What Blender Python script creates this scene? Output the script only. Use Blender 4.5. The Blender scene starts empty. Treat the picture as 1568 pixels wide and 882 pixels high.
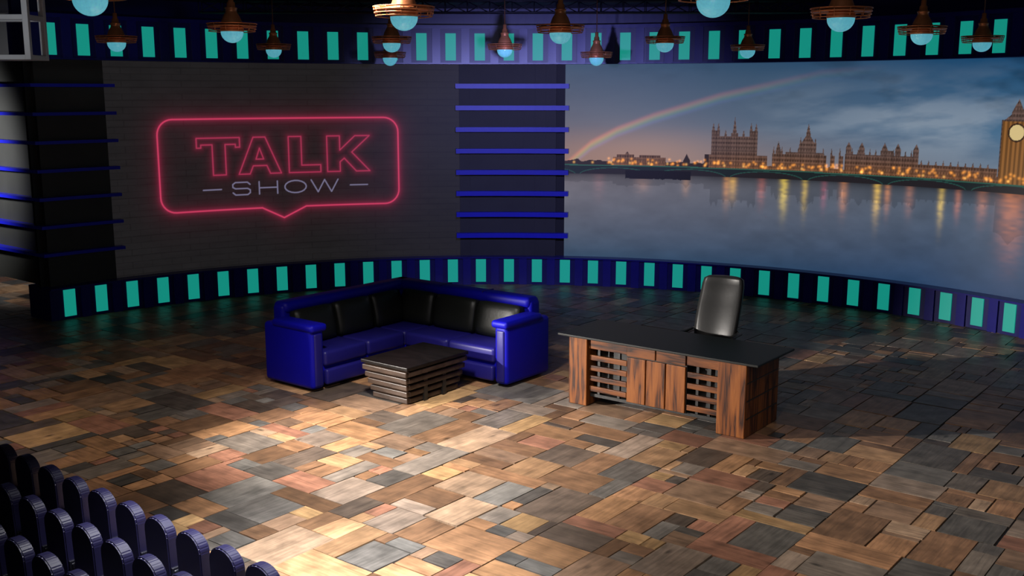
import bpy, bmesh, math, random
import numpy as np
from mathutils import Vector, Matrix
random.seed(11); rng=np.random.default_rng(5)
sc=bpy.context.scene
try: sc.view_settings.view_transform='Standard'
except Exception as e: print(e)
CX,CY,R=-0.25,10.45,8.85      # centre of the curved stage wall
def pol(ang,r,z=0):
    a=math.radians(ang); return (CX+r*math.cos(a),CY+r*math.sin(a),z)

# ------------------------------------------------ materials
def lin(c): 
    c=np.asarray(c,float)/255.; return np.where(c<=.04045,c/12.92,((c+.055)/1.055)**2.4)
def pmat(name,col,rough=.5,metal=0,emit=None,es=0,noise=0,nscale=8,bump=0,coat=0,spec=.5):
    m=bpy.data.materials.new(name); m.use_nodes=True; nt=m.node_tree; p=nt.nodes['Principled BSDF']
    p.inputs['Base Color'].default_value=(*col,1); p.inputs['Roughness'].default_value=rough
    p.inputs['Metallic'].default_value=metal; p.inputs['Specular IOR Level'].default_value=spec
    p.inputs['Coat Weight'].default_value=coat
    if emit: p.inputs['Emission Color'].default_value=(*emit,1); p.inputs['Emission Strength'].default_value=es
    tc=nt.nodes.new('ShaderNodeTexCoord'); n=nt.nodes.new('ShaderNodeTexNoise'); n.inputs['Scale'].default_value=nscale; n.inputs['Detail'].default_value=5
    nt.links.new(tc.outputs['Object'],n.inputs['Vector'])
    if noise:
        mx=nt.nodes.new('ShaderNodeMix'); mx.data_type='RGBA'
        mx.inputs[6].default_value=(*[c*(1-noise) for c in col],1); mx.inputs[7].default_value=(*[min(1,c*(1+noise)) for c in col],1)
        nt.links.new(n.outputs['Fac'],mx.inputs[0]); nt.links.new(mx.outputs[2],p.inputs['Base Color'])
    if bump:
        b=nt.nodes.new('ShaderNodeBump'); b.inputs['Strength'].default_value=bump; b.inputs['Distance'].default_value=.01
        nt.links.new(n.outputs['Fac'],b.inputs['Height']); nt.links.new(b.outputs['Normal'],p.inputs['Normal'])
    return m
def woodmat(name,c0,c1,c2,scale=(14,14,1.6),rough=.4,axis_rot=(0,0,0),k=7,spec=.3):
    m=bpy.data.materials.new(name); m.use_nodes=True; nt=m.node_tree; p=nt.nodes['Principled BSDF']
    tc=nt.nodes.new('ShaderNodeTexCoord'); mp=nt.nodes.new('ShaderNodeMapping')
    mp.inputs['Scale'].default_value=scale; mp.inputs['Rotation'].default_value=axis_rot
    n=nt.nodes.new('ShaderNodeTexNoise'); n.inputs['Scale'].default_value=1.; n.inputs['Detail'].default_value=4; n.inputs['Roughness'].default_value=.45; n.inputs['Distortion'].default_value=.4
    w=nt.nodes.new('ShaderNodeMath'); w.operation='MULTIPLY'; w.inputs[1].default_value=k
    f=nt.nodes.new('ShaderNodeMath'); f.operation='PINGPONG'; f.inputs[1].default_value=1
    cr=nt.nodes.new('ShaderNodeValToRGB'); e=cr.color_ramp.elements
    e[0].position=0; e[0].color=(*c0,1); e[1].position=1; e[1].color=(*c2,1); kk=e.new(.3); kk.color=(*c1,1)
    nt.links.new(tc.outputs['Object'],mp.inputs['Vector']); nt.links.new(mp.outputs[0],n.inputs['Vector'])
    nt.links.new(n.outputs['Fac'],w.inputs[0]); nt.links.new(w.outputs[0],f.inputs[0]); nt.links.new(f.outputs[0],cr.inputs[0])
    nt.links.new(cr.outputs[0],p.inputs['Base Color']); p.inputs['Roughness'].default_value=rough; p.inputs['Specular IOR Level'].default_value=spec
    b=nt.nodes.new('ShaderNodeBump'); b.inputs['Strength'].default_value=.15; b.inputs['Distance'].default_value=.004
    nt.links.new(f.outputs[0],b.inputs['Height']); nt.links.new(b.outputs[0],p.inputs['Normal'])
    return m
M_navy=pmat('navy_panel',(.003,.003,.11),.35,noise=.15)
M_blue=pmat('blue_panel',(.008,.007,.19),.3,noise=.15)
M_teal=pmat('teal_light_panel',(.01,.12,.10),.4,emit=(.006,.25,.195),es=1.0)
M_blade=pmat('blue_louvre',(.012,.016,.60),.36,noise=.1,spec=.35)
M_col=pmat('charcoal_column',(.030,.030,.026),.6,noise=.3,nscale=3)
M_black=pmat('black_shade_backing',(.004,.004,.004),.6)  # screen backing, and painted shade on the middle column's side
M_sofa=pmat('blue_leather',(.002,.002,.30),.5,noise=.1,nscale=20,bump=.1,spec=.22)
M_seat=pmat('indigo_leather',(.010,.008,.13),.44,noise=.1,nscale=20,bump=.1,spec=.35)
M_blk=pmat('black_leather',(.008,.009,.008),.42,noise=.2,nscale=25,bump=.15,spec=.3)
M_chairL=pmat('office_leather',(.014,.014,.0145),.38,noise=.1,nscale=25,bump=.05,spec=.42)
M_plastic=pmat('black_plastic',(.008,.008,.008),.45)
M_chrome=pmat('steel',(.15,.15,.15),.35,metal=1)
M_desktop=pmat('black_laminate',(.005,.006,.006),.45,noise=.15,nscale=30,spec=.3)
M_wood=woodmat('oak_stained',(.013,.003,.001),(.105,.029,.005),(.20,.064,.012),scale=(17,17,1.4),rough=.48,k=5)
M_woodh=woodmat('oak_stained_rail',(.012,.003,.001),(.075,.021,.004),(.145,.045,.009),scale=(1.6,16,16),rough=.48,k=5)
M_slat=woodmat('table_slat_wood',(.022,.013,.009),(.036,.022,.015),(.052,.032,.023),scale=(2,5,9),k=4)
M_tabtop=woodmat('dark_table_top',(.004,.003,.0025),(.0055,.004,.0035),(.007,.005,.0045),scale=(2,10,10),rough=.34,spec=.25)
M_copper=pmat('copper',(.66,.25,.10),.4,metal=.45,noise=.2)
M_globe=pmat('lamp_glass',(.25,.6,.68),.12,emit=(.08,.37,.47),es=.8,noise=.5,nscale=40)
M_cord=pmat('cord',(.12,.045,.015),.6)
M_aud=pmat('audience_fabric',(.006,.005,.024),.40,noise=.3,nscale=20)
M_audf=pmat('audience_frame',(.004,.004,.008),.4)
M_ceil=pmat('ceiling_paint',(.003,.003,.02),.5,noise=.5,nscale=1.5)
M_wall=pmat('studio_wall',(.06,.06,.065),.8,noise=.3,nscale=2)
M_truss=pmat('truss_paint',(.006,.007,.02),.5,metal=.2)
M_alu=pmat('aluminium',(.5,.51,.53),.45,metal=.1)

# ------------------------------------------------ mesh builder
class B:
    def __init__(s,mats): s.bm=bmesh.new(); s.mats=mats
    def _merge(s,t,mat,M=None,smooth=False):
        mi=s.mats.index(mat)
        if M is not None: t.transform(M)
        me=bpy.data.meshes.new('t'); 
        for f in t.faces: f.material_index=mi; f.smooth=smooth
        t.to_mesh(me); t.free(); s.bm.from_mesh(me); bpy.data.meshes.remove(me)
    def box(s,lo,hi,mat,bev=.0,seg=2,rot=None,taper=0):
        t=bmesh.new(); bmesh.ops.create_cube(t,size=1)
        lo=Vector(lo);hi=Vector(hi);c=(lo+hi)/2;d=hi-lo
        for v in t.verts: 
            v.co=Vector((v.co.x*d.x,v.co.y*d.y,v.co.z*d.z))
            if taper and v.co.z<0: v.co.x*=1-taper; v.co.y*=1-taper
        if bev: bmesh.ops.bevel(t,geom=t.edges[:],offset=min(bev,min(d)*.49),segments=seg,affect='EDGES',profile=.5)
        M=Matrix.Translation(c)
        if rot: M=M@Matrix.Rotation(rot[1],4,rot[0])
        s._merge(t,mat,M,smooth=seg>2)
    def cushion(s,c,size,mat,M=None,puff=.35):
        t=bmesh.new(); bmesh.ops.create_cube(t,size=2); bmesh.ops.subdivide_edges(t,edges=t.edges[:],cuts=9,use_grid_fill=True)
        for v in t.verts:
            x,y,z=v.co
            k=1-puff*min(1,(abs(x)**5+abs(z)**5)*.75)
            rx=x*(1-.05*abs(z)**6-.03*abs(y)**2); rz=z*(1-.05*abs(x)**6-.03*abs(y)**2)
            v.co=Vector((rx*size[0]/2,y*k*size[1]/2,rz*size[2]/2))
        MM=Matrix.Translation(Vector(c))
        if M is not None: MM=MM@M
        s._merge(t,mat,MM,smooth=True)
    def lathe(s,prof,mat,c=(0,0,0),n=24,smooth=True):
        t=bmesh.new(); rings=[]
        for r,z in prof:
            rings.append([t.verts.new((r*math.cos(2*math.pi*i/n),r*math.sin(2*math.pi*i/n),z)) for i in range(n)])
        for a,b in zip(rings,rings[1:]):
            for i in range(n): t.faces.new((a[i],a[(i+1)%n],b[(i+1)%n],b[i]))
        s._merge(t,mat,Matrix.Translation(Vector(c)),smooth)
    def tube(s,p,q,r,mat,n=8):
        p=Vector(p);q=Vector(q);d=q-p; t=bmesh.new()
        bmesh.ops.create_cone(t,cap_ends=True,segments=n,radius1=r,radius2=r,depth=d.length)
        M=Matrix.Translation((p+q)/2)@d.to_track_quat('Z','Y').to_matrix().to_4x4()
        s._merge(t,mat,M,True)
    def torus(s,c,R0,r,mat,n=28,k=6):
        t=bmesh.new(); g=[[t.verts.new(((R0+r*math.cos(2*math.pi*j/k))*math.cos(2*math.pi*i/n),(R0+r*math.cos(2*math.pi*j/k))*math.sin(2*math.pi*i/n),r*math.sin(2*math.pi*j/k))) for j in range(k)] for i in range(n)]
        for i in range(n):
            for j in range(k): t.faces.new((g[i][j],g[(i+1)%n][j],g[(i+1)%n][(j+1)%k],g[i][(j+1)%k]))
        s._merge(t,mat,Matrix.Translation(Vector(c)),True)
    def sphere(s,c,r,mat,sc_=(1,1,1)):
        t=bmesh.new(); bmesh.ops.create_uvsphere(t,u_segments=24,v_segments=16,radius=r)
        for v in t.verts: v.co=Vector((v.co.x*sc_[0],v.co.y*sc_[1],v.co.z*sc_[2]))
        s._merge(t,mat,Matrix.Translation(Vector(c)),True)
    def arc(s,a0,a1,r0,r1,z0,z1,mat,n=None):
        n=n or max(1,int(abs(a1-a0)/1.0)); t=bmesh.new(); L=[]
        for i in range(n+1):
            a=a0+(a1-a0)*i/n
            L.append([t.verts.new(pol(a,r,z)) for r,z in ((r0,z0),(r0,z1),(r1,z1),(r1,z0))])
        for p,q in zip(L,L[1:]):
            for j in range(4): t.faces.new((p[j],p[(j+1)%4],q[(j+1)%4],q[j]))
        t.faces.new(L[0]); t.faces.new(L[-1][::-1])
        bmesh.ops.recalc_face_normals(t,faces=t.faces[:])
        s._merge(t,mat)
    def obj(s,name,loc=(0,0,0),rz=0):
        me=bpy.data.meshes.new(name); s.bm.to_mesh(me); s.bm.free()
        for m in s.mats: me.materials.append(m)
        o=bpy.data.objects.new(name,me); sc.collection.objects.link(o); o.location=loc; o.rotation_euler=(0,0,rz)
        return o

AX=math.radians(-38.0)   # furniture/floor direction

# ------------------------------------------------ floor: patchwork of wooden blocks
def make_floor():
    tiles=[]
    def split(x0,y0,x1,y1):
        w=x1-x0;h=y1-y0
        if max(w,h)<.82 and min(w,h)<.54 and (random.random()<.52 or max(w,h)<.32): tiles.append((x0,y0,x1,y1)); return
        if min(w,h)<.12: tiles.append((x0,y0,x1,y1)); return
        if w>h*random.uniform(.75,1.3):
            c=x0+w*random.uniform(.22,.78); split(x0,y0,c,y1); split(c,y0,x1,y1)
        else:
            c=y0+h*random.uniform(.22,.78); split(x0,y0,x1,c); split(x0,c,x1,y1)
    ca,sa=math.cos(AX),math.sin(AX)
    ox,oy=0,10.5
    S=1.7; n=10
    for i in range(-n,n):
        off=random.uniform(0,S)
        for j in range(-n,n):
            split(i*S,j*S+off,(i+1)*S,(j+1)*S+off)
    pal=[(.38,.20,.10),(.43,.25,.13),(.135,.122,.108),(.085,.074,.064),(.29,.135,.085),(.18,.098,.052),(.16,.148,.132),(.46,.28,.13),(.26,.16,.10),(.36,.24,.155),(.20,.165,.135),(.40,.215,.105),(.28,.21,.16),(.11,.08,.06),(.33,.175,.09),(.24,.13,.07)]
    V=[];F=[];C=[];UV=[]
    for (x0,y0,x1,y1) in tiles:
        cx,cy=(x0+x1)/2,(y0+y1)/2
        wx=ox+cx*ca-cy*sa; wy=oy+cx*sa+cy*ca
        if abs(wx)>10.9 or wy<-1.5 or wy>20.6: continue
        b=len(V); g=random.choice((.003,.004,.005,.011))
        for k,(x,y) in enumerate(((x0+g,y0+g),(x1-g,y0+g),(x1-g,y1-g),(x0+g,y1-g))):
            X=ox+x*ca-y*sa; Y=oy+x*sa+y*ca; V.append((X,Y,-.004+random.uniform(-.0035,.0035)))
        for k in range(4): V.append((V[b+k][0],V[b+k][1],-.03))
        col=random.choice(pal); k=random.uniform(.62,1.12); col=tuple(c*k for c in col)
        u0,v0=random.uniform(0,50),random.uniform(0,50)
        lw=(x1-x0)>(y1-y0)
        def uv(k):
            x,y=((0,0),(x1-x0,0),(x1-x0,y1-y0),(0,y1-y0))[k%4]
            if not lw: x,y=y,x
            return (u0+x,v0+y)
        for f in ((0,1,2,3),(0,4,5,1),(1,5,6,2),(2,6,7,3),(3,7,4,0)):
            F.append(tuple(b+i for i in f)); C.append(col); UV+= [uv(i) for i in f]
    # grout bed
    b=len(V); V+=[(-11,-2,-.02),(11,-2,-.02),(11,20.8,-.02),(-11,20.8,-.02)]; F.append((b,b+1,b+2,b+3)); C.append((.012,.01,.009)); UV+=[(0,0)]*4
    me=bpy.data.meshes.new('floor'); me.from_pydata(V,[],F)
    at=me.color_attributes.new('tile','FLOAT_COLOR','CORNER')
    arr=np.repeat(np.array([(*c,1) for c in C]),[len(f) for f in F],axis=0).astype(np.float32)
    at.data.foreach_set('color',arr.ravel())
    ul=me.uv_layers.new(name='grain'); ul.data.foreach_set('uv',np.array(UV,dtype=np.float32).ravel())
    m=bpy.data.materials.new('patchwork_wood_floor'); m.use_nodes=True; nt=m.node_tree; p=nt.nodes['Principled BSDF']
    N=nt.nodes.new;L=nt.links.new
    a=N('ShaderNodeAttribute'); a.attribute_name='tile'
    uvn=N('ShaderNodeUVMap'); uvn.uv_map='grain'
    mp=N('ShaderNodeMapping'); mp.inputs['Scale'].default_value=(1.6,20,1); L(uvn.outputs[0],mp.inputs[0])
    n1=N('ShaderNodeTexNoise'); n1.inputs['Scale'].default_value=1.6; n1.inputs['Detail'].default_value=6; n1.inputs['Distortion'].default_value=.8; L(mp.outputs[0],n1.inputs['Vector'])
    n2=N('ShaderNodeTexNoise'); n2.inputs['Scale'].default_value=5; n2.inputs['Detail'].default_value=4; L(uvn.outputs[0],n2.inputs['Vector'])
    r1=N('ShaderNodeMapRange'); r1.inputs[1].default_value=.3; r1.inputs[2].default_value=.7; r1.inputs[3].default_value=.68; r1.inputs[4].default_value=1.2; L(n1.outputs['Fac'],r1.inputs[0])
    r2=N('ShaderNodeMapRange'); r2.inputs[1].default_value=.3; r2.inputs[2].default_value=.75; r2.inputs[3].default_value=1.2; r2.inputs[4].default_value=.5; L(n2.outputs['Fac'],r2.inputs[0])
    # knots
    vo=N('ShaderNodeTexVoronoi'); vo.inputs['Scale'].default_value=2.3
    mk=N('ShaderNodeMapping'); mk.inputs['Scale'].default_value=(.7,1.5,1); L(uvn.outputs[0],mk.inputs[0]); L(mk.outputs[0],vo.inputs['Vector'])
    r3=N('ShaderNodeMapRange'); r3.inputs[1].default_value=.03; r3.inputs[2].default_value=.11; r3.inputs[3].default_value=.3; r3.inputs[4].default_value=1; L(vo.outputs['Distance'],r3.inputs[0])
    mu=N('ShaderNodeMath'); mu.operation='MULTIPLY'; L(r1.outputs[0],mu.inputs[0]); L(r2.outputs[0],mu.inputs[1])
    mu2=N('ShaderNodeMath'); mu2.operation='MULTIPLY'; L(mu.outputs[0],mu2.inputs[0]); L(r3.outputs[0],mu2.inputs[1])
    mx=N('ShaderNodeVectorMath'); mx.operation='SCALE'; L(a.outputs['Color'],mx.inputs[0]); L(mu2.outputs[0],mx.inputs['Scale'])
    L(mx.outputs[0],p.inputs['Base Color'])
    rr=N('ShaderNodeMapRange'); rr.inputs[3].default_value=.34; rr.inputs[4].default_value=.54; L(n2.outputs['Fac'],rr.inputs[0]); L(rr.outputs[0],p.inputs['Roughness'])
    bp=N('ShaderNodeBump'); bp.inputs['Strength'].default_value=.3; bp.inputs['Distance'].default_value=.006; L(n1.outputs['Fac'],bp.inputs['Height']); L(bp.outputs[0],p.inputs['Normal'])
    me.materials.append(m)
    o=bpy.data.objects.new('floor',me); sc.collection.objects.link(o)
make_floor()

# ------------------------------------------------ room shell
def slab(name,lo,hi,mat):
    b=B([mat]); b.box(lo,hi,mat); return b.obj(name)
slab('wall_back',(-11,20.8,-.03),(11,21,5.2),M_wall)
slab('wall_left',(-11.2,-2,-.03),(-11,21,5.2),M_wall)
slab('wall_right',(11,-2,-.03),(11.2,21,5.2),M_wall)
slab('ceiling',(-11.2,-2,4.98),(11.2,21,5.2),M_ceil)

STEP=3.35
def band(name,z0,z1,pz0,pz1,lip):
    b=B([M_navy,M_blue,M_teal])
    b.arc(141,4,R,9.5,z0,z1,M_navy)
    for k in range(41):
        c=139-STEP*k
        w=.60
        b.arc(c+w,c-w,R-.018,R+.01,pz0,pz1,M_teal,n=1)
        b.arc(c-STEP*.36,c-STEP*.64,R-.03,R+.01,z0+.01,z1-.01,M_blue,n=1)
    for (q0,q1) in lip: b.arc(141,4,R-.05,9.5,q0,q1,M_blue)
    return b.obj(name)
band('trim_1',-.015,.50,.045,.465,[(.485,.51)])
band('trim_2',4.0,4.62,4.05,4.52,[(3.985,4.01),(4.60,4.66)])
b=B([M_black,M_navy]); b.arc(141,4,9.10,9.16,.5,4.0,M_black); b.arc(141,4,9.3,9.4,4.6,4.98,M_navy); b.obj('wall_curved')

# louvred columns
def column(name,a0,a1,rin,rout,zs,bl0,bl1,side=False,th=.07,shade_end=None):
    b=B([M_col,M_blade,M_black])
    b.arc(a0,a1,rin,rout,.51,3.985,M_col)
    if shade_end: b.arc(a1,shade_end,rin+.05,rout,.51,3.985,M_black)  # set-back side coloured black to stand for the shade on it
    if not side:      # narrow vertical battens on the face
        n=9
        for i in range(1,n):
            a=a0+(a1-a0)*i/n; b.arc(a+.04,a-.04,rin-.015,rin+.01,.52,3.98,M_col,n=1)
    for z in zs:
        b.arc(bl0,bl1,rin-.13,rin+.02,z-th/2,z+th/2,M_blade)
        if side: b.arc(bl0,a0-.02,rin+.02,rout-.1,z-th/2,z+th/2,M_blade)
    return b.obj(name)
column('louvered_column',140.3,133.4,9.02,11.2,[1.02+.43*i for i in range(7)],141.1,132.6,side=True,th=.05)
column('louvered_column',94.5,83.3,9.02,9.10,[.90+.386*i for i in range(8)],94.95,81.8,shade_end=82.3,th=.085)
column('louvered_column',16,8,9.02,9.10,[.90+.386*i for i in range(8)],16.8,7.2)

# ------------------------------------------------ LED screens (picture carried per vertex)
def emat(name,strength=1.0):
    m=bpy.data.materials.new(name); m.use_nodes=True; nt=m.node_tree; p=nt.nodes['Principled BSDF']
    a=nt.nodes.new('ShaderNodeAttribute'); a.attribute_name='picture'
    nt.links.new(a.outputs['Color'],p.inputs['Emission Color']); p.inputs['Emission Strength'].default_value=strength
    p.inputs['Base Color'].default_value=(.016,.016,.014,1); p.inputs['Roughness'].default_value=.5; p.inputs['Specular IOR Level'].default_value=.3
    return m
def screen(name,a0,a1,z0,z1,r,nx,ny,fn,mat):
    A=np.linspace(a0,a1,nx); Z=np.linspace(z0,z1,ny); AA,ZZ=np.meshgrid(A,Z)
    rad=np.radians(AA); co=np.stack([CX+r*np.cos(rad),CY+r*np.sin(rad),ZZ],-1).reshape(-1,3).astype(np.float32)
    idx=np.arange(nx*ny).reshape(ny,nx)
    q=np.stack([idx[:-1,:-1],idx[:-1,1:],idx[1:,1:],idx[1:,:-1]],-1).reshape(-1,4).astype(np.int32)
    me=bpy.data.meshes.new(name); me.vertices.add(len(co)); me.vertices.foreach_set('co',co.ravel())
    me.loops.add(q.size); me.loops.foreach_set('vertex_index',q.ravel())
    me.polygons.add(len(q)); me.polygons.foreach_set('loop_start',np.arange(0,q.size,4,dtype=np.int32))
    me.update(calc_edges=True)
    col=fn(AA,ZZ).reshape(-1,3); col=np.concatenate([col,np.ones((len(col),1))],1).astype(np.float32)
    at=me.color_attributes.new('picture','FLOAT_COLOR','POINT'); at.data.foreach_set('color',col.ravel())
    me.materials.append(mat)
    o=bpy.data.objects.new(name,me); sc.collection.objects.link(o); return o
def vnoise(x,y,seed=0):
    g=np.random.default_rng(seed).random((64,64))
    xi=np.floor(x).astype(int); yi=np.floor(y).astype(int); fx=x-xi; fy=y-yi
    fx=fx*fx*(3-2*fx); fy=fy*fy*(3-2*fy)
    G=lambda i,j:g[i%64,j%64]
    return (G(xi,yi)*(1-fx)+G(xi+1,yi)*fx)*(1-fy)+(G(xi,yi+1)*(1-fx)+G(xi+1,yi+1)*fx)*fy
def fbm(x,y,seed=0,o=5):
    s=0;a=.5
    for i in range(o): s=s+a*vnoise(x,y,seed+i); x=x*2.03;y=y*2.03;a*=.5
    return s
# neon sign
def neon(AA,ZZ):
    X=np.radians(114.85-AA)*9.05; Z=ZZ
    def dist(segs,m=.6):
        D=np.full(X.shape,9.)
        for (x0,y0),(x1,y1) in segs:
            dx,dy=x1-x0,y1-y0; l=dx*dx+dy*dy+1e-9
            t=np.clip(((X-x0)*dx+(Z-y0)*dy)/l,0,1); D=np.minimum(D,np.hypot(X-x0-t*dx,Z-y0-t*dy))
        return D
    def loop(p): return list(zip(p,p[1:]+p[:1]))
    fr=[]
    x0,x1,z0,z1=-2.1,2.1,1.50,3.05
    def corner(cx,cz,r,a0,a1): return [(cx+r*math.cos(math.radians(a)),cz+r*math.sin(math.radians(a))) for a in np.linspace(a0,a1,9)]
    r=.26
    fr+=corner(x1-r,z1-r,r,90,0)[0:]+corner(x1-r,z0+r,r,0,-90)
    fr+=[(.42,z0),(.02,1.31),(-.36,z0)]
    fr+=corner(x0+r,z0+r,r,270,180)+corner(x0+r,z1-r,r,180,90)
    segs=loop(fr)
    def let(P,x,w,z=2.10,h=.63): return [(x+px*w,z+pz*h) for px,pz in P]
    T=[(0,1),(1,1),(1,.74),(.9,.74),(.9,.82),(.66,.82),(.66,0),(.36,0),(.36,.82),(.1,.82),(.1,.74),(0,.74)]
    A_=[(0,0),(.36,1),(.64,1),(1,0),(.74,0),(.66,.22),(.34,.22),(.26,0)]; Ai=[(.41,.40),(.5,.70),(.59,.40)]
    L_=[(0,0),(0,1),(.40,1),(.40,.2),(1,.2),(1,0)]
    K=[(0,0),(0,1),(.30,1),(.30,.60),(.66,1),(1,1),(.58,.54),(1,0),(.68,0),(.40,.37),(.30,.27),(.30,0)]
    ts=loop(let(T,-1.45,.74))+loop(let(A_,-.74,.74))+loop(let(Ai,-.74,.74))+loop(let(L_,.14,.56))+loop(let(K,.82,.76))
    ss=[]
    def pl(p): return list(zip(p,p[1:]))
    zc,h=1.745,.215
    def S(x,w): return pl([(x+w*a,zc+h*b_) for a,b_ in ((1,.82),(.85,1),(.15,1),(0,.85),(0,.62),(.15,.5),(.85,.5),(1,.38),(1,.15),(.85,0),(.15,0),(0,.18))])
    ss+=S(-.86,.3)
    ss+=pl([(-.40,zc),(-.40,zc+h)])+pl([(-.40,zc+h/2),(-.08,zc+h/2)])+pl([(-.08,zc),(-.08,zc+h)])
    O=[(.24+.19*math.cos(a),zc+h/2+h/2*math.sin(a)) for a in np.linspace(0,2*math.pi,20)]; ss+=pl(O)
    ss+=pl([(.52,zc+h),(.64,zc),(.76,zc+h),(.88,zc),(1.0,zc+h)])
    ss+=pl([(-1.37,zc+h/2),(-1.06,zc+h/2)])+pl([(1.22,zc+h/2),(1.53,zc+h/2)])
    d1=dist(segs); d2=dist(ts); d3=dist(ss)
    base=np.zeros(X.shape+(3,))+np.array([.0125,.0115,.0122])
    br=.8+.35*fbm(X*3,Z*12,3); row=np.floor(Z/.105); 
    mort=((Z/.105)%1<.12)|(((X/.33+.5*(row%2))%1)<.03)
    base*=(br*np.where(mort,.72,1.))[...,None]
    def glow(d,core,c,w): 
        k=np.clip((w-d)/.009+.5,0,1)[...,None]
        return k*np.array(core)+(1-k)*(np.exp(-d/.035)[...,None]*np.array(c)+np.exp(-d/.17)[...,None]*np.array(c)*.16)
    out=base+glow(d1,(.56,.035,.10),(.20,.006,.035),.012)+glow(d2,(.36,.022,.07),(.12,.004,.022),.010)
    k=np.clip((.011-d3)/.009+.5,0,1)[...,None]; out=out*(1-k)+k*np.array([.17,.155,.25])
    return out
screen('neon_sign_screen',133.4,94.5,.51,3.985,9.05,740,420,neon,emat('neon_picture'))

def city(AA,ZZ):
    q=82.3-AA; z=ZZ
    WL=2.03
    # sky
    t=np.clip((z-WL)/(4-WL),0,1); s=np.clip(q/52,0,1)
    hor=lin((156,124,110))*(1-s[...,None])+lin((122,134,148))*s[...,None]
    mid=lin((104,106,118))*(1-s[...,None])+lin((74,116,150))*s[...,None]
    top=lin((64,86,108))*(1-s[...,None])+lin((12,72,114))*s[...,None]
    t_=t[...,None]
    sky=np.where(t_<.45,hor+(mid-hor)*(t_/.45),mid+(top-mid)*((t_-.45)/.55))
    orange=np.exp(-((q-9)/10)**2-((z-2.45)/.40)**2)[...,None]*lin((124,80,30)); sky=sky+orange*.75
    cl=fbm(q*.12+3,z*3.2-q*.03,11,6); cm=np.clip((cl-.44)*4,0,1)*np.clip((q-18)/20,.05,1)*np.exp(-((z-3.0)/.55)**2)
    sky=sky*(1-cm[...,None]*.6)+cm[...,None]*.6*lin((158,170,184))
    cd_=np.clip((fbm(q*.2+9,z*3.8+5,31,5)-.48)*4,0,1)*np.clip(s+.15,0,1)*np.clip((z-2.9)/.5,0,1)
    sky=sky*(1-.35*cd_[...,None])
    # rainbow
    zr=np.interp(q,[0,3,6,10.2,17.6,28.5,36],[2.15,2.55,2.80,3.05,3.40,3.77,3.86]); dr=(z-zr)/.12
    fade=np.interp(q,[0,4,14,26,36],[1.1,1.3,.75,.25,0])
    for o_,c in ((.5,(220,90,60)),(.15,(210,165,60)),(-.2,(80,160,90)),(-.6,(80,90,170))):
        sky=sky+(np.exp(-((dr-o_)/.3)**2)*fade*.2)[...,None]*lin(c)
    out=sky
    # skyline height
    H=np.full(q.shape,2.22)+.05*vnoise(q*1.2,q*0,4)+.03*vnoise(q*5,q*0,6)
    def rect(a,b,h): 
        nonlocal H
        H=np.where((q>=a)&(q<=b),np.maximum(H,h),H)
    def tri(c,w,z0,z1):
        nonlocal H
        H=np.maximum(H,np.where(abs(q-c)<w,z1-(z1-z0)*abs(q-c)/w,0))
    H=np.where(q<5,2.24+.07*vnoise(q*2,q*0,8),H)
    rect(5.6,11.6,2.34);rect(6,8,2.39);rect(8.6,11,2.38);tri(7.2,.3,2.38,2.45);tri(14,.4,2.3,2.42)
    rect(16.0,23,2.42); rect(17.1,21.6,2.74)
    for c in (17.2,21.4): rect(c-.42,c+.42,2.84); tri(c-.28,.16,2.84,2.98); tri(c+.28,.16,2.84,2.98)
    for c in (18.3,20.3): tri(c,.2,2.7,2.86)
    rect(18.9,19.7,2.80); tri(19.3,.22,2.8,3.08)
    for c in np.arange(23.6,30.9,.9): rect(c,c+.5,2.46); tri(c+.1,.12,2.46,2.60)
    tri(24.2,.3,2.5,2.68); rect(25.0,29.0,2.50)
    rect(26.5,28.3,2.62); tri(27.4,.85,2.62,2.84); tri(27.4,.25,2.8,2.98); tri(26.6,.15,2.6,2.76);tri(28.2,.15,2.6,2.76)
    rect(31.5,39.2,2.50)
    for c in np.arange(31.6,39.3,.62): tri(c,.11,2.5,2.60)
    for c in (31.8,33.2,35.6,37.0,38.9): rect(c-.26,c+.26,2.60); tri(c,.3,2.6,2.70)
    rect(35.2,36.6,2.58)
    rect(39.2,47.2,2.38)
    for c in np.arange(39.5,47,.75): tri(c,.12,2.38,2.46)
    rect(50.5,66,2.42); 
    for c in np.arange(51,66,.9): tri(c,.16,2.42,2.54)
    rect(47.4,50.2,2.98); rect(47.25,50.35,2.76+.34); 
    tri(48.8,1.55,3.06,3.26); rect(48.2,49.4,3.20); tri(48.8,.65,3.20,3.40)
    bld=(z<H)&(z>WL-.02)
    stripe=.7+.6*vnoise(q*9,z*0,14); fl=.8+.4*(np.sin(z*95)>0)
    low=np.clip((2.5-z)/.45,0,1)[...,None]
    bc=(lin((92,72,66))*(1-low)+lin((122,78,46))*low)*(stripe*fl)[...,None]
    win=((np.abs(np.sin(q*11))>.75)&(np.sin(z*70)>.1))[...,None]; bc=np.where(win,bc*.55,bc)
    tree=(q<16.5)&~((q>5.6)&(q<11.6)); bc=np.where(tree[...,None],lin((48,38,38)),bc)
    out=np.where(bld[...,None],bc,out)
    ben=(abs(q-48.8)<1.4)&(z<H)&(z>WL)
    bcol=lin((138,92,48))*(.6+.6*(np.sin(q*14)>0))[...,None]
    out=np.where((ben&(z<3.08))[...,None],bcol,out)
    ck=np.hypot((q-48.8)*.158,z-2.92); out=np.where((ck<.115)[...,None],lin((225,200,140)),out); out=np.where((abs(ck-.125)<.012)[...,None],lin((60,40,30)),out)
    # lit windows
    wr=np.random.default_rng(3); 
    for _ in range(190):
        a=wr.uniform(5,64); zz=WL+.17+wr.uniform(0,.12)
        m=np.exp(-(((q-a)*.158)/.022)**2-((z-zz)/.02)**2)[...,None]
        out=out+m*lin((255,160,60))*.7
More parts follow.
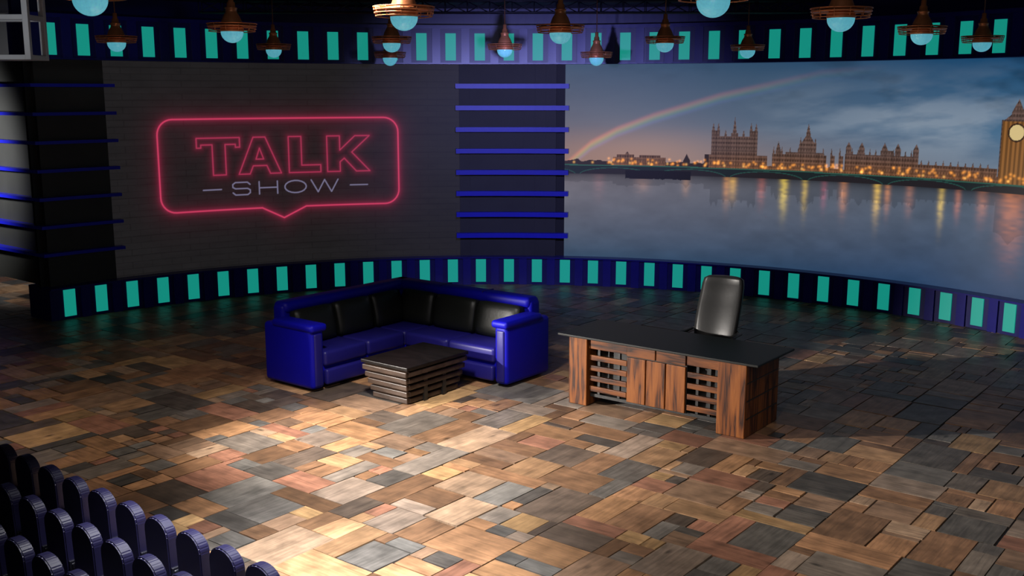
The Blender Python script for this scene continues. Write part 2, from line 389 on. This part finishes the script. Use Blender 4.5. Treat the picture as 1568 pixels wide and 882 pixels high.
    # arched bridge across the river
    dk=2.195-.0007*q
    P=8.6; ph=((q-1.5)/P)%1
    arch=WL-.02+.13*np.sqrt(np.clip(1-(2*ph-1)**2/.90,0,1))
    bridge=(z<dk)&(z>arch)&(z>WL-.03)
    out=np.where(bridge[...,None],lin((30,38,42)),out)
    und=(z<=arch)&(z>WL-.01); out=np.where(und[...,None],lin((50,46,52))*.6,out)
    edge=(z<dk)&(z>arch)&(z<arch+.016)&(arch>WL)
    out=np.where(edge[...,None],lin((40,78,72)),out)
    out=np.where(((abs(z-dk)<.010))[...,None],lin((50,92,80)),out)
    lampm=np.exp(-((((q/2.15)%1)-.5)*2.15*.158/.02)**2-((z-dk-.05)/.02)**2)[...,None]; out=out+lampm*lin((255,190,100))*.8
    # moored barges / far embankment
    bb=(q>7.0)&(q<14.5)&(z>WL-.06-.02*vnoise(q*3,q*0,3))&(z<WL+.08); out=np.where(bb[...,None],lin((22,20,26)),out)
    # water
    w=(z<=WL)&~bb; d=np.clip((WL-z)/(WL-.5),0,1)[...,None]
    wc=lin((126,120,126))*(1-s[...,None])+lin((88,104,122))*s[...,None]
    wb=lin((56,80,104))*(1-s[...,None])+lin((38,66,104))*s[...,None]
    nz=fbm(q*.4,z*5,21,4)[...,None]
    water=(wc*(1-d)+wb*d)*(.8+.4*nz)
    water=water*(1-.65*np.exp(-(WL-z)/.10)[...,None]*(q>0)[...,None])
    for a,wd,ln,c,k in ((18.6,.35,.35,(230,150,50),.5),(19.3,.4,.25,(240,180,60),.7),(14,.4,.2,(200,140,80),.35),(4,.6,.3,(150,90,90),.25),(25,.4,.42,(235,200,50),.75),(27.3,.3,.4,(230,190,50),.55),(22.5,.4,.3,(200,90,60),.4),(29.4,.3,.3,(190,70,90),.35),(31.5,.4,.35,(230,140,60),.5),(35.1,.35,.42,(240,190,60),.8),(36.2,.3,.3,(230,140,60),.5),(38.5,.4,.3,(200,120,70),.4),(41.8,.3,.42,(230,190,60),.7),(43.5,.3,.3,(220,120,60),.4),(46,.5,.35,(210,120,60),.4),(49,1.2,.75,(220,120,45),.6),(53,.7,.5,(220,130,60),.5),(58,.5,.5,(220,150,60),.6),(9,.8,.2,(170,120,90),.3)):
        m=np.exp(-((q-a)/wd)**2)*np.exp(-((WL-.15-z)/(ln*.8))**2)*(.5+.7*vnoise(q*1.3,z*28,17))
        water=water+(m*k*1.35)[...,None]*lin(c)
    refl=((WL-z)<(H-WL)*.55)
    water=np.where((refl&w)[...,None],water*.76,water)
    out=np.where(w[...,None],water,out)
    return out*.84
screen('cityscape_video_screen',82.3,16.0,.51,3.985,9.05,1100,360,city,emat('city_picture'))

# ------------------------------------------------ sofa (L-shaped)
b=B([M_sofa,M_seat,M_blk,M_plastic])
L1,L2,D=2.43,2.54,.84
b.box((.04,-L1+.1,.0),(D-.1,-.04,.10),M_plastic); b.box((.06,-D+.1,.0),(L2-.1,-.04,.10),M_plastic)
b.box((.02,-L1+.08,.07),(D-.04,-.02,.30),M_sofa,.03,3); b.box((.02,-D+.04,.07),(L2-.08,-.02,.30),M_sofa,.03,3)
b.box((0,-L1+.14,.06),(.20,0,.95),M_sofa,.05,4); b.box((0,-.20,.06),(L2-.14,0,.95),M_sofa,.05,4)
b.box((-.015,-L1+.16,.84),(.23,.01,.985),M_sofa,.06,4); b.box((-.01,-.23,.84),(L2-.16,.015,.985),M_sofa,.06,4)
# arms
b.box((-.01,-L1,.03),(D+.02,-L1+.20,.76),M_sofa,.05,4); b.box((.16,-L1-.015,.72),(D+.05,-L1+.235,.815),M_sofa,.04,4)
b.box((L2-.20,-D-.02,.03),(L2,.01,.76),M_sofa,.05,4); b.box((L2-.235,-D-.05,.72),(L2+.015,-.16,.815),M_sofa,.04,4)
b.box((D-.02,-L1+.04,.06),(D+.035,-L1+.16,.70),M_seat,.02,3); b.box((L2-.16,-D-.035,.06),(L2-.04,-D+.02,.70),M_seat,.02,3)
# seats
ys=[-L1+.205,-L1+.205+.72,-D+.01]
for y0,y1 in zip(ys,ys[1:]): b.box((.2,y0+.006,.27),(D+.01,y1-.006,.46),M_seat,.045,4)
xs=[D-.01,D+.74,L2-.205]
for x0,x1 in zip(xs,xs[1:]): b.box((x0+.006,-D-.01,.27),(x1-.006,-.2,.46),M_seat,.045,4)
b.box((.2,-D+.006,.27),(D-.006,-.2,.46),M_seat,.045,4)
# footrest slabs in front of the seats
b.box((D-.05,-L1+.22,.05),(D+.03,-D-.25,.24),M_seat,.03,3); b.box((D+.25,-D-.03,.05),(L2-.22,-D+.05,.24),M_seat,.03,3)
tl=math.radians(13)
for x0,x1 in ((.30,.88),(.91,1.61),(1.63,2.32)):
    b.cushion(((x0+x1)/2,-.30,.67),(x1-x0,.20,.44),M_blk,Matrix.Rotation(-tl,4,'X'),.45)
    b.box((x0+.05,-.365,.47),(x1-.05,-.24,.50),M_blk,.01)
for y0,y1 in ((-.90,-.36),(-1.55,-.93),(-2.21,-1.58)):
    b.cushion((.30,(y0+y1)/2,.67),(y1-y0,.20,.44),M_blk,Matrix.Rotation(math.pi/2,4,'Z')@Matrix.Rotation(-tl,4,'X'),.45)
for k in (.9,1.62): b.box((k-.006,-.212,.88),(k+.006,.02,.99),M_seat,.003)
b.obj('corner_sofa',(-1.53,14.5,0),AX)

# ------------------------------------------------ coffee table
b=B([M_slat,M_tabtop,M_plastic])
b.box((-.37,-.53,.42),(.37,.53,.46),M_tabtop,.006)
b.box((-.20,-.34,0),(.20,.34,.42),M_plastic)
n=5
for i in range(n):
    z=.006+i*.084; k=.245+.075*i/(n-1); l=.40+.09*i/(n-1)
    for s in (-1,1):
        b.box((-k-.03,s*l-.04,z),(k+.03,s*l+.04,z+.060),M_slat,.008)      # end slats
        b.box((s*k-.04,-l,z+.002),(s*k+.04,l,z+.058),M_slat,.008)
for s in (-1,1):
    for y in (-.16,.16): b.box((s*.29-.02,y-.03,0),(s*.29+.02,y+.03,.42),M_plastic)
b.obj('coffee_table',(-1.137,12.10,0),AX)

# ------------------------------------------------ desk
b=B([M_wood,M_woodh,M_desktop,M_plastic])
W,Dp=2.17,.82; x0=-W/2; y0=-Dp/2
b.box((-1.21,-.46,.785),(1.23,.46,.81),M_desktop,.006)
b.box((x0,y0,0),(x0+.24,-y0,.785),M_wood,.008)
b.box((-x0-.32,y0,0),(-x0,-y0,.785),M_wood,.008)
for z in (.20,.39,.58): b.box((-x0-.004,y0+.03,z-.006),(-x0+.004,-y0-.03,z+.006),M_plastic)
# centre cabinet
c0,c1=x0+.74,x0+1.47
b.box((c0,y0+.06,.13),(c1,-y0-.1,.77),M_plastic,.004)
for i in range(3):
    w=(c1-c0)/3; b.box((c0+i*w+.007,y0+.03,.135),(c0+(i+1)*w-.007,y0+.062,.64),M_wood,.006)
b.box((c0+.004,y0+.025,.655),(c0+(c1-c0)/2-.006,y0+.062,.765),M_woodh,.006); b.box((c0+(c1-c0)/2+.006,y0+.025,.655),(c1-.004,y0+.062,.765),M_woodh,.006)
# upper rails + slats both sides
for s0,s1 in ((x0+.24,c0),(c1,-x0-.32)):
    b.box((s0,y0+.04,.665),(s1,y0+.075,.765),M_woodh,.004)
    for i in range(4):
        z=.17+i*.12; b.box((s0+.01,y0+.045,z),(s1-.005,y0+.075,z+.06),M_woodh,.006)
    b.box((s0,y0+.20,.14),(s1,y0+.22,.77),M_plastic)
    b.box((s0+.10,y0+.076,.14),(s0+.13,y0+.11,.70),M_plastic); b.box((s1-.14,y0+.076,.14),(s1-.11,y0+.11,.70),M_plastic)
b.box((x0+.24,y0+.08,.10),(-x0-.32,y0+.34,.135),M_plastic)
b.obj('office_desk',(1.76,11.36,0),math.radians(-37.3))

# ------------------------------------------------ office chair
b=B([M_chairL,M_plastic,M_chrome,M_blk])
for i in range(5):
    a=2*math.pi*i/5+.3; e=(.30*math.cos(a),.30*math.sin(a),.075)
    b.tube((0,0,.12),e,.022,M_chrome); b.sphere((e[0],e[1],.033),.033,M_plastic)
b.lathe([(.045,.07),(.045,.2),(.028,.2),(.028,.42),(.08,.42),(.08,.44)],M_plastic)
b.box((-.26,-.27,.43),(.26,.24,.53),M_chairL,.045,4)
t=bmesh.new(); rows=[]
prof=[(.52,.235,.17),(.62,.25,.19),(.72,.262,.22),(.85,.266,.27),(.98,.266,.325),(1.10,.262,.38),(1.22,.255,.42),(1.282,.24,.44),(1.305,.20,.445)]
nx=12
for z,hw,y in prof:
    th=.045 if z<1.25 else .028
    fr=[t.verts.new((hw*u,y-.03-.06*(u*u) - th*(1-abs(u)**4),z)) for u in np.linspace(-1,1,nx)]
    bk=[t.verts.new((hw*u,y+.03-.06*u*u+th*(1-abs(u)**4),z)) for u in np.linspace(1,-1,nx)]
    rows.append(fr+bk)
for p,q in zip(rows,rows[1:]):
    for i in range(len(p)): t.faces.new((p[i],p[(i+1)%len(p)],q[(i+1)%len(p)],q[i]))
t.faces.new(rows[0][::-1]); t.faces.new(rows[-1]); bmesh.ops.recalc_face_normals(t,faces=t.faces[:])
b._merge(t,M_chairL,None,True)
b.box((-.03,.20,.40),(.03,.27,.76),M_plastic,.01)
for s in (-1,1):
    b.tube((s*.25,0,.48),(s*.31,.0,.68),.016,M_chrome); b.box((s*.31-.035,-.17,.67),(s*.31+.035,.14,.70),M_plastic,.012,3)
    b.tube((s*.31,.12,.68),(s*.22,.22,.72),.014,M_chrome)
b.obj('office_chair',(2.36,12.26,0),math.radians(-32))

# ------------------------------------------------ pendant lamps
LP=[(-5.03,13.8,4.12),(-2.91,11.3,4.12),(-3.54,16.1,4.12),(-2.83,7.33,4.12),(-.90,9.08,4.12),(-1.55,13.98,4.12),(-1.95,17.3,4.04),(-.107,16.1,4.12),(.513,11.54,4.12),(1.35,17.3,4.04),(1.97,13.98,4.12),(1.38,7.49,4.12),(3.56,16.38,4.12),(2.79,9.24,4.12),(4.45,11.8,4.12),(5.98,13.8,4.12)]
def lampmesh():
    b=B([M_copper,M_globe,M_cord])
    b.sphere((0,0,-.01),.115,M_globe,(1,1,.95))
    b.lathe([(.118,-.005),(.124,.01),(.118,.03),(.10,.05)],M_copper)
    b.lathe([(.10,.05),(.25,.045),(.25,.052),(.11,.062),(.105,.10),(.085,.15),(.06,.19),(.055,.22),(.062,.225),(.062,.24),(.045,.245),(.04,.29),(.028,.30),(.026,.36),(.0,.365)],M_copper)
    for rr,z in ((.25,.05),(.245,.025),(.235,.0),(.20,.075),(.255,.075)): b.torus((0,0,z),rr,.005,M_copper)
    for i in range(12):
        a=2*math.pi*i/12; c,s=math.cos(a),math.sin(a)
        b.tube((.10*c,.10*s,.085),(.255*c,.255*s,.075),.004,M_copper,5); b.tube((.255*c,.255*s,.075),(.235*c,.235*s,.0),.004,M_copper,5)
    b.tube((0,0,.36),(0,0,.86),.007,M_cord); b.lathe([(.0,.83),(.05,.835),(.05,.86)],M_cord)
    return b
o=lampmesh().obj('pendant_lamp',LP[0]); lm=o.data
for p in LP[1:]:
    q=bpy.data.objects.new('pendant_lamp',lm); sc.collection.objects.link(q); q.location=p
    if p[2]<4.1: q.scale=(1,1,.94/.86)
# ------------------------------------------------ audience chairs
b=B([M_aud,M_audf])
def arch(w,z0,z1,n=12):
    r=w/2; pts=[(-r,z0),(r,z0)]+[(r*math.cos(a),z1-r*.8+r*.8*math.sin(a)) for a in np.linspace(0,math.pi,n)]
    return pts
t=bmesh.new(); P=arch(.26,.30,.90); f=[t.verts.new((x,-.14+(.40-z)*.04,z)) for x,z in P]; g=[t.verts.new((x,-.065+(.40-z)*.04,z)) for x,z in P]
t.faces.new(f); t.faces.new(g[::-1])
for i in range(len(P)): t.faces.new((f[i],f[(i+1)%len(P)],g[(i+1)%len(P)],g[i]))
bmesh.ops.recalc_face_normals(t,faces=t.faces[:]); bmesh.ops.bevel(t,geom=[e for e in t.edges],offset=.008,segments=2,affect='EDGES')
b._merge(t,M_aud)
b.box((-.13,-.08,.36),(.13,.13,.42),M_aud,.02,3)
for s in (-1,1):
    b.box((s*.135-.012,-.14,0),(s*.135+.012,-.09,.60),M_audf,.004); b.box((s*.13-.012,.09,0),(s*.13+.012,.12,.40),M_audf,.004)
    b.box((s*.14-.016,-.13,.55),(s*.14+.016,.10,.585),M_audf,.008)
first=b.obj('audience_chair',(0,0,0)); am=first.data; used=False
ra=math.radians(-40.2); ux,uy=math.cos(ra),math.sin(ra); vx,vy=-uy,ux
for rw in range(7):
    for k in range(-5,13):
        sh=.22-.36*rw
        x=-3.60+ux*.35*k+vx*sh+ux*.12*(rw%2); y=7.28+uy*.35*k+vy*sh+uy*.12*(rw%2)
        if y<1.5 or x>-1.0: continue
        if not used: o=first; used=True
        else: o=bpy.data.objects.new('audience_chair',am); sc.collection.objects.link(o)
        o.location=(x,y,0); o.rotation_euler=(0,0,ra)

# ------------------------------------------------ trusses
def truss(name,p,q,s=.14,mat=M_truss,r=.014):
    b=B([mat]); p=Vector(p);q=Vector(q);d=(q-p); n=max(2,int(d.length/.35)); h=Vector((0,0,1)); w=d.normalized().cross(h)
    cs=[w*s/2+h*s/2,-w*s/2+h*s/2,-w*s/2-h*s/2,w*s/2-h*s/2]
    for c in cs: b.tube(p+c,q+c,r,mat,6)
    for i in range(n):
        A=p+d*i/n;Bq=p+d*(i+1)/n
        for j in range(4): 
            b.tube(A+cs[j],Bq+cs[(j+1)%4],r*.6,mat,5); b.tube(A+cs[j],A+cs[(j+1)%4],r*.6,mat,5)
    return b.obj(name)
truss('lighting_truss',(-7,15.2,4.86),(7,15.2,4.86)); truss('lighting_truss',(-5,17.5,4.84),(5,17.5,4.84),.18); truss('lighting_truss',(-8,12.6,4.86),(8,12.6,4.86))
b=B([M_alu])
fx0,fx1,fy,fz0,fz1=-6.75,-5.80,13.0,3.88,4.975
for y in (fy,fy+.45):
    for x in (fx0,fx1): b.box((x-.035,y-.035,fz0),(x+.035,y+.035,fz1),M_alu,.006)
    for z in (fz0+.03,4.38,4.9): b.box((fx0,y-.03,z-.03),(fx1,y+.03,z+.03),M_alu,.006)
for x in (fx0,fx1):
    for z in (fz0+.03,4.38): b.box((x-.03,fy,z-.03),(x+.03,fy+.45,z+.03),M_alu,.006)
b.obj('hanging_light_frame')

# ------------------------------------------------ lights
def spot(name,loc,tgt,e,col,size,blend=.5,rad=.15):
    l=bpy.data.lights.new(name,'SPOT'); l.energy=e; l.color=col; l.spot_size=math.radians(size); l.spot_blend=blend; l.shadow_soft_size=rad
    o=bpy.data.objects.new(name,l); sc.collection.objects.link(o); o.location=loc
    o.rotation_euler=(Vector(tgt)-Vector(loc)).to_track_quat('-Z','Y').to_euler()
spot('stage_spot_key',(-1.5,8.8,4.85),(-.75,10.6,0),2300,(1,.95,.91),68,1.0,.3)
spot('stage_spot_side',(-6.9,9.7,2.3),(2.3,10.7,.4),6500,(1,.93,.86),44,.6,.08)
spot('audience_spot',(-1.6,5.6,4.85),(-1.35,6.9,0),6500,(.98,.98,1),52,1.0,.5)
spot('front_spot',(-.6,3.4,4.85),(1.0,7.2,0),850,(1,.89,.78),72,1.0,.3)
spot('right_floor_spot',(3.6,6.6,4.85),(3.4,7.8,0),280,(1,.86,.72),75,1.0,.3)
spot('left_floor_fill',(-4.5,8.6,4.85),(-4.3,10.8,0),480,(1,.83,.68),80,1.0,.3)  # added broad fill, lifts the dim floor on the left
spot('wall_wash',(0.0,11.7,3.85),(0.6,19.0,2.3),1000,(.36,.37,1),62,1.0,.08)
spot('left_side_light',(-9.9,15.2,3.0),(-8.9,18,2.4),700,(.97,.98,1),90,.8,.2)
spot('frame_fill',(-6.0,9.6,3.9),(-6.2,13,4.5),100,(.9,.95,1),35,.8,.1)  # added lamp with no fixture, only brightens the hanging frame
def area(name,loc,tgt,e,col,sz):
    l=bpy.data.lights.new(name,'AREA'); l.energy=e; l.color=col; l.size=sz; o=bpy.data.objects.new(name,l); sc.collection.objects.link(o); o.location=loc
    o.rotation_euler=(Vector(tgt)-Vector(loc)).to_track_quat('-Z','Y').to_euler()
area('house_fill',(0,2,4.5),(0,13,2),55,(.98,.95,1),3)
w=bpy.data.worlds.new('World'); sc.world=w; w.use_nodes=True; w.node_tree.nodes['Background'].inputs[0].default_value=(.05,.055,.09,1); w.node_tree.nodes['Background'].inputs[1].default_value=.25

# ------------------------------------------------ camera
cd=bpy.data.cameras.new('camera'); cam=bpy.data.objects.new('camera',cd); sc.collection.objects.link(cam); sc.camera=cam
cd.sensor_width=36; cd.lens=36*1620/1568; cam.location=(0,0,3.5); cam.rotation_euler=(math.radians(90-10.5),0,0)
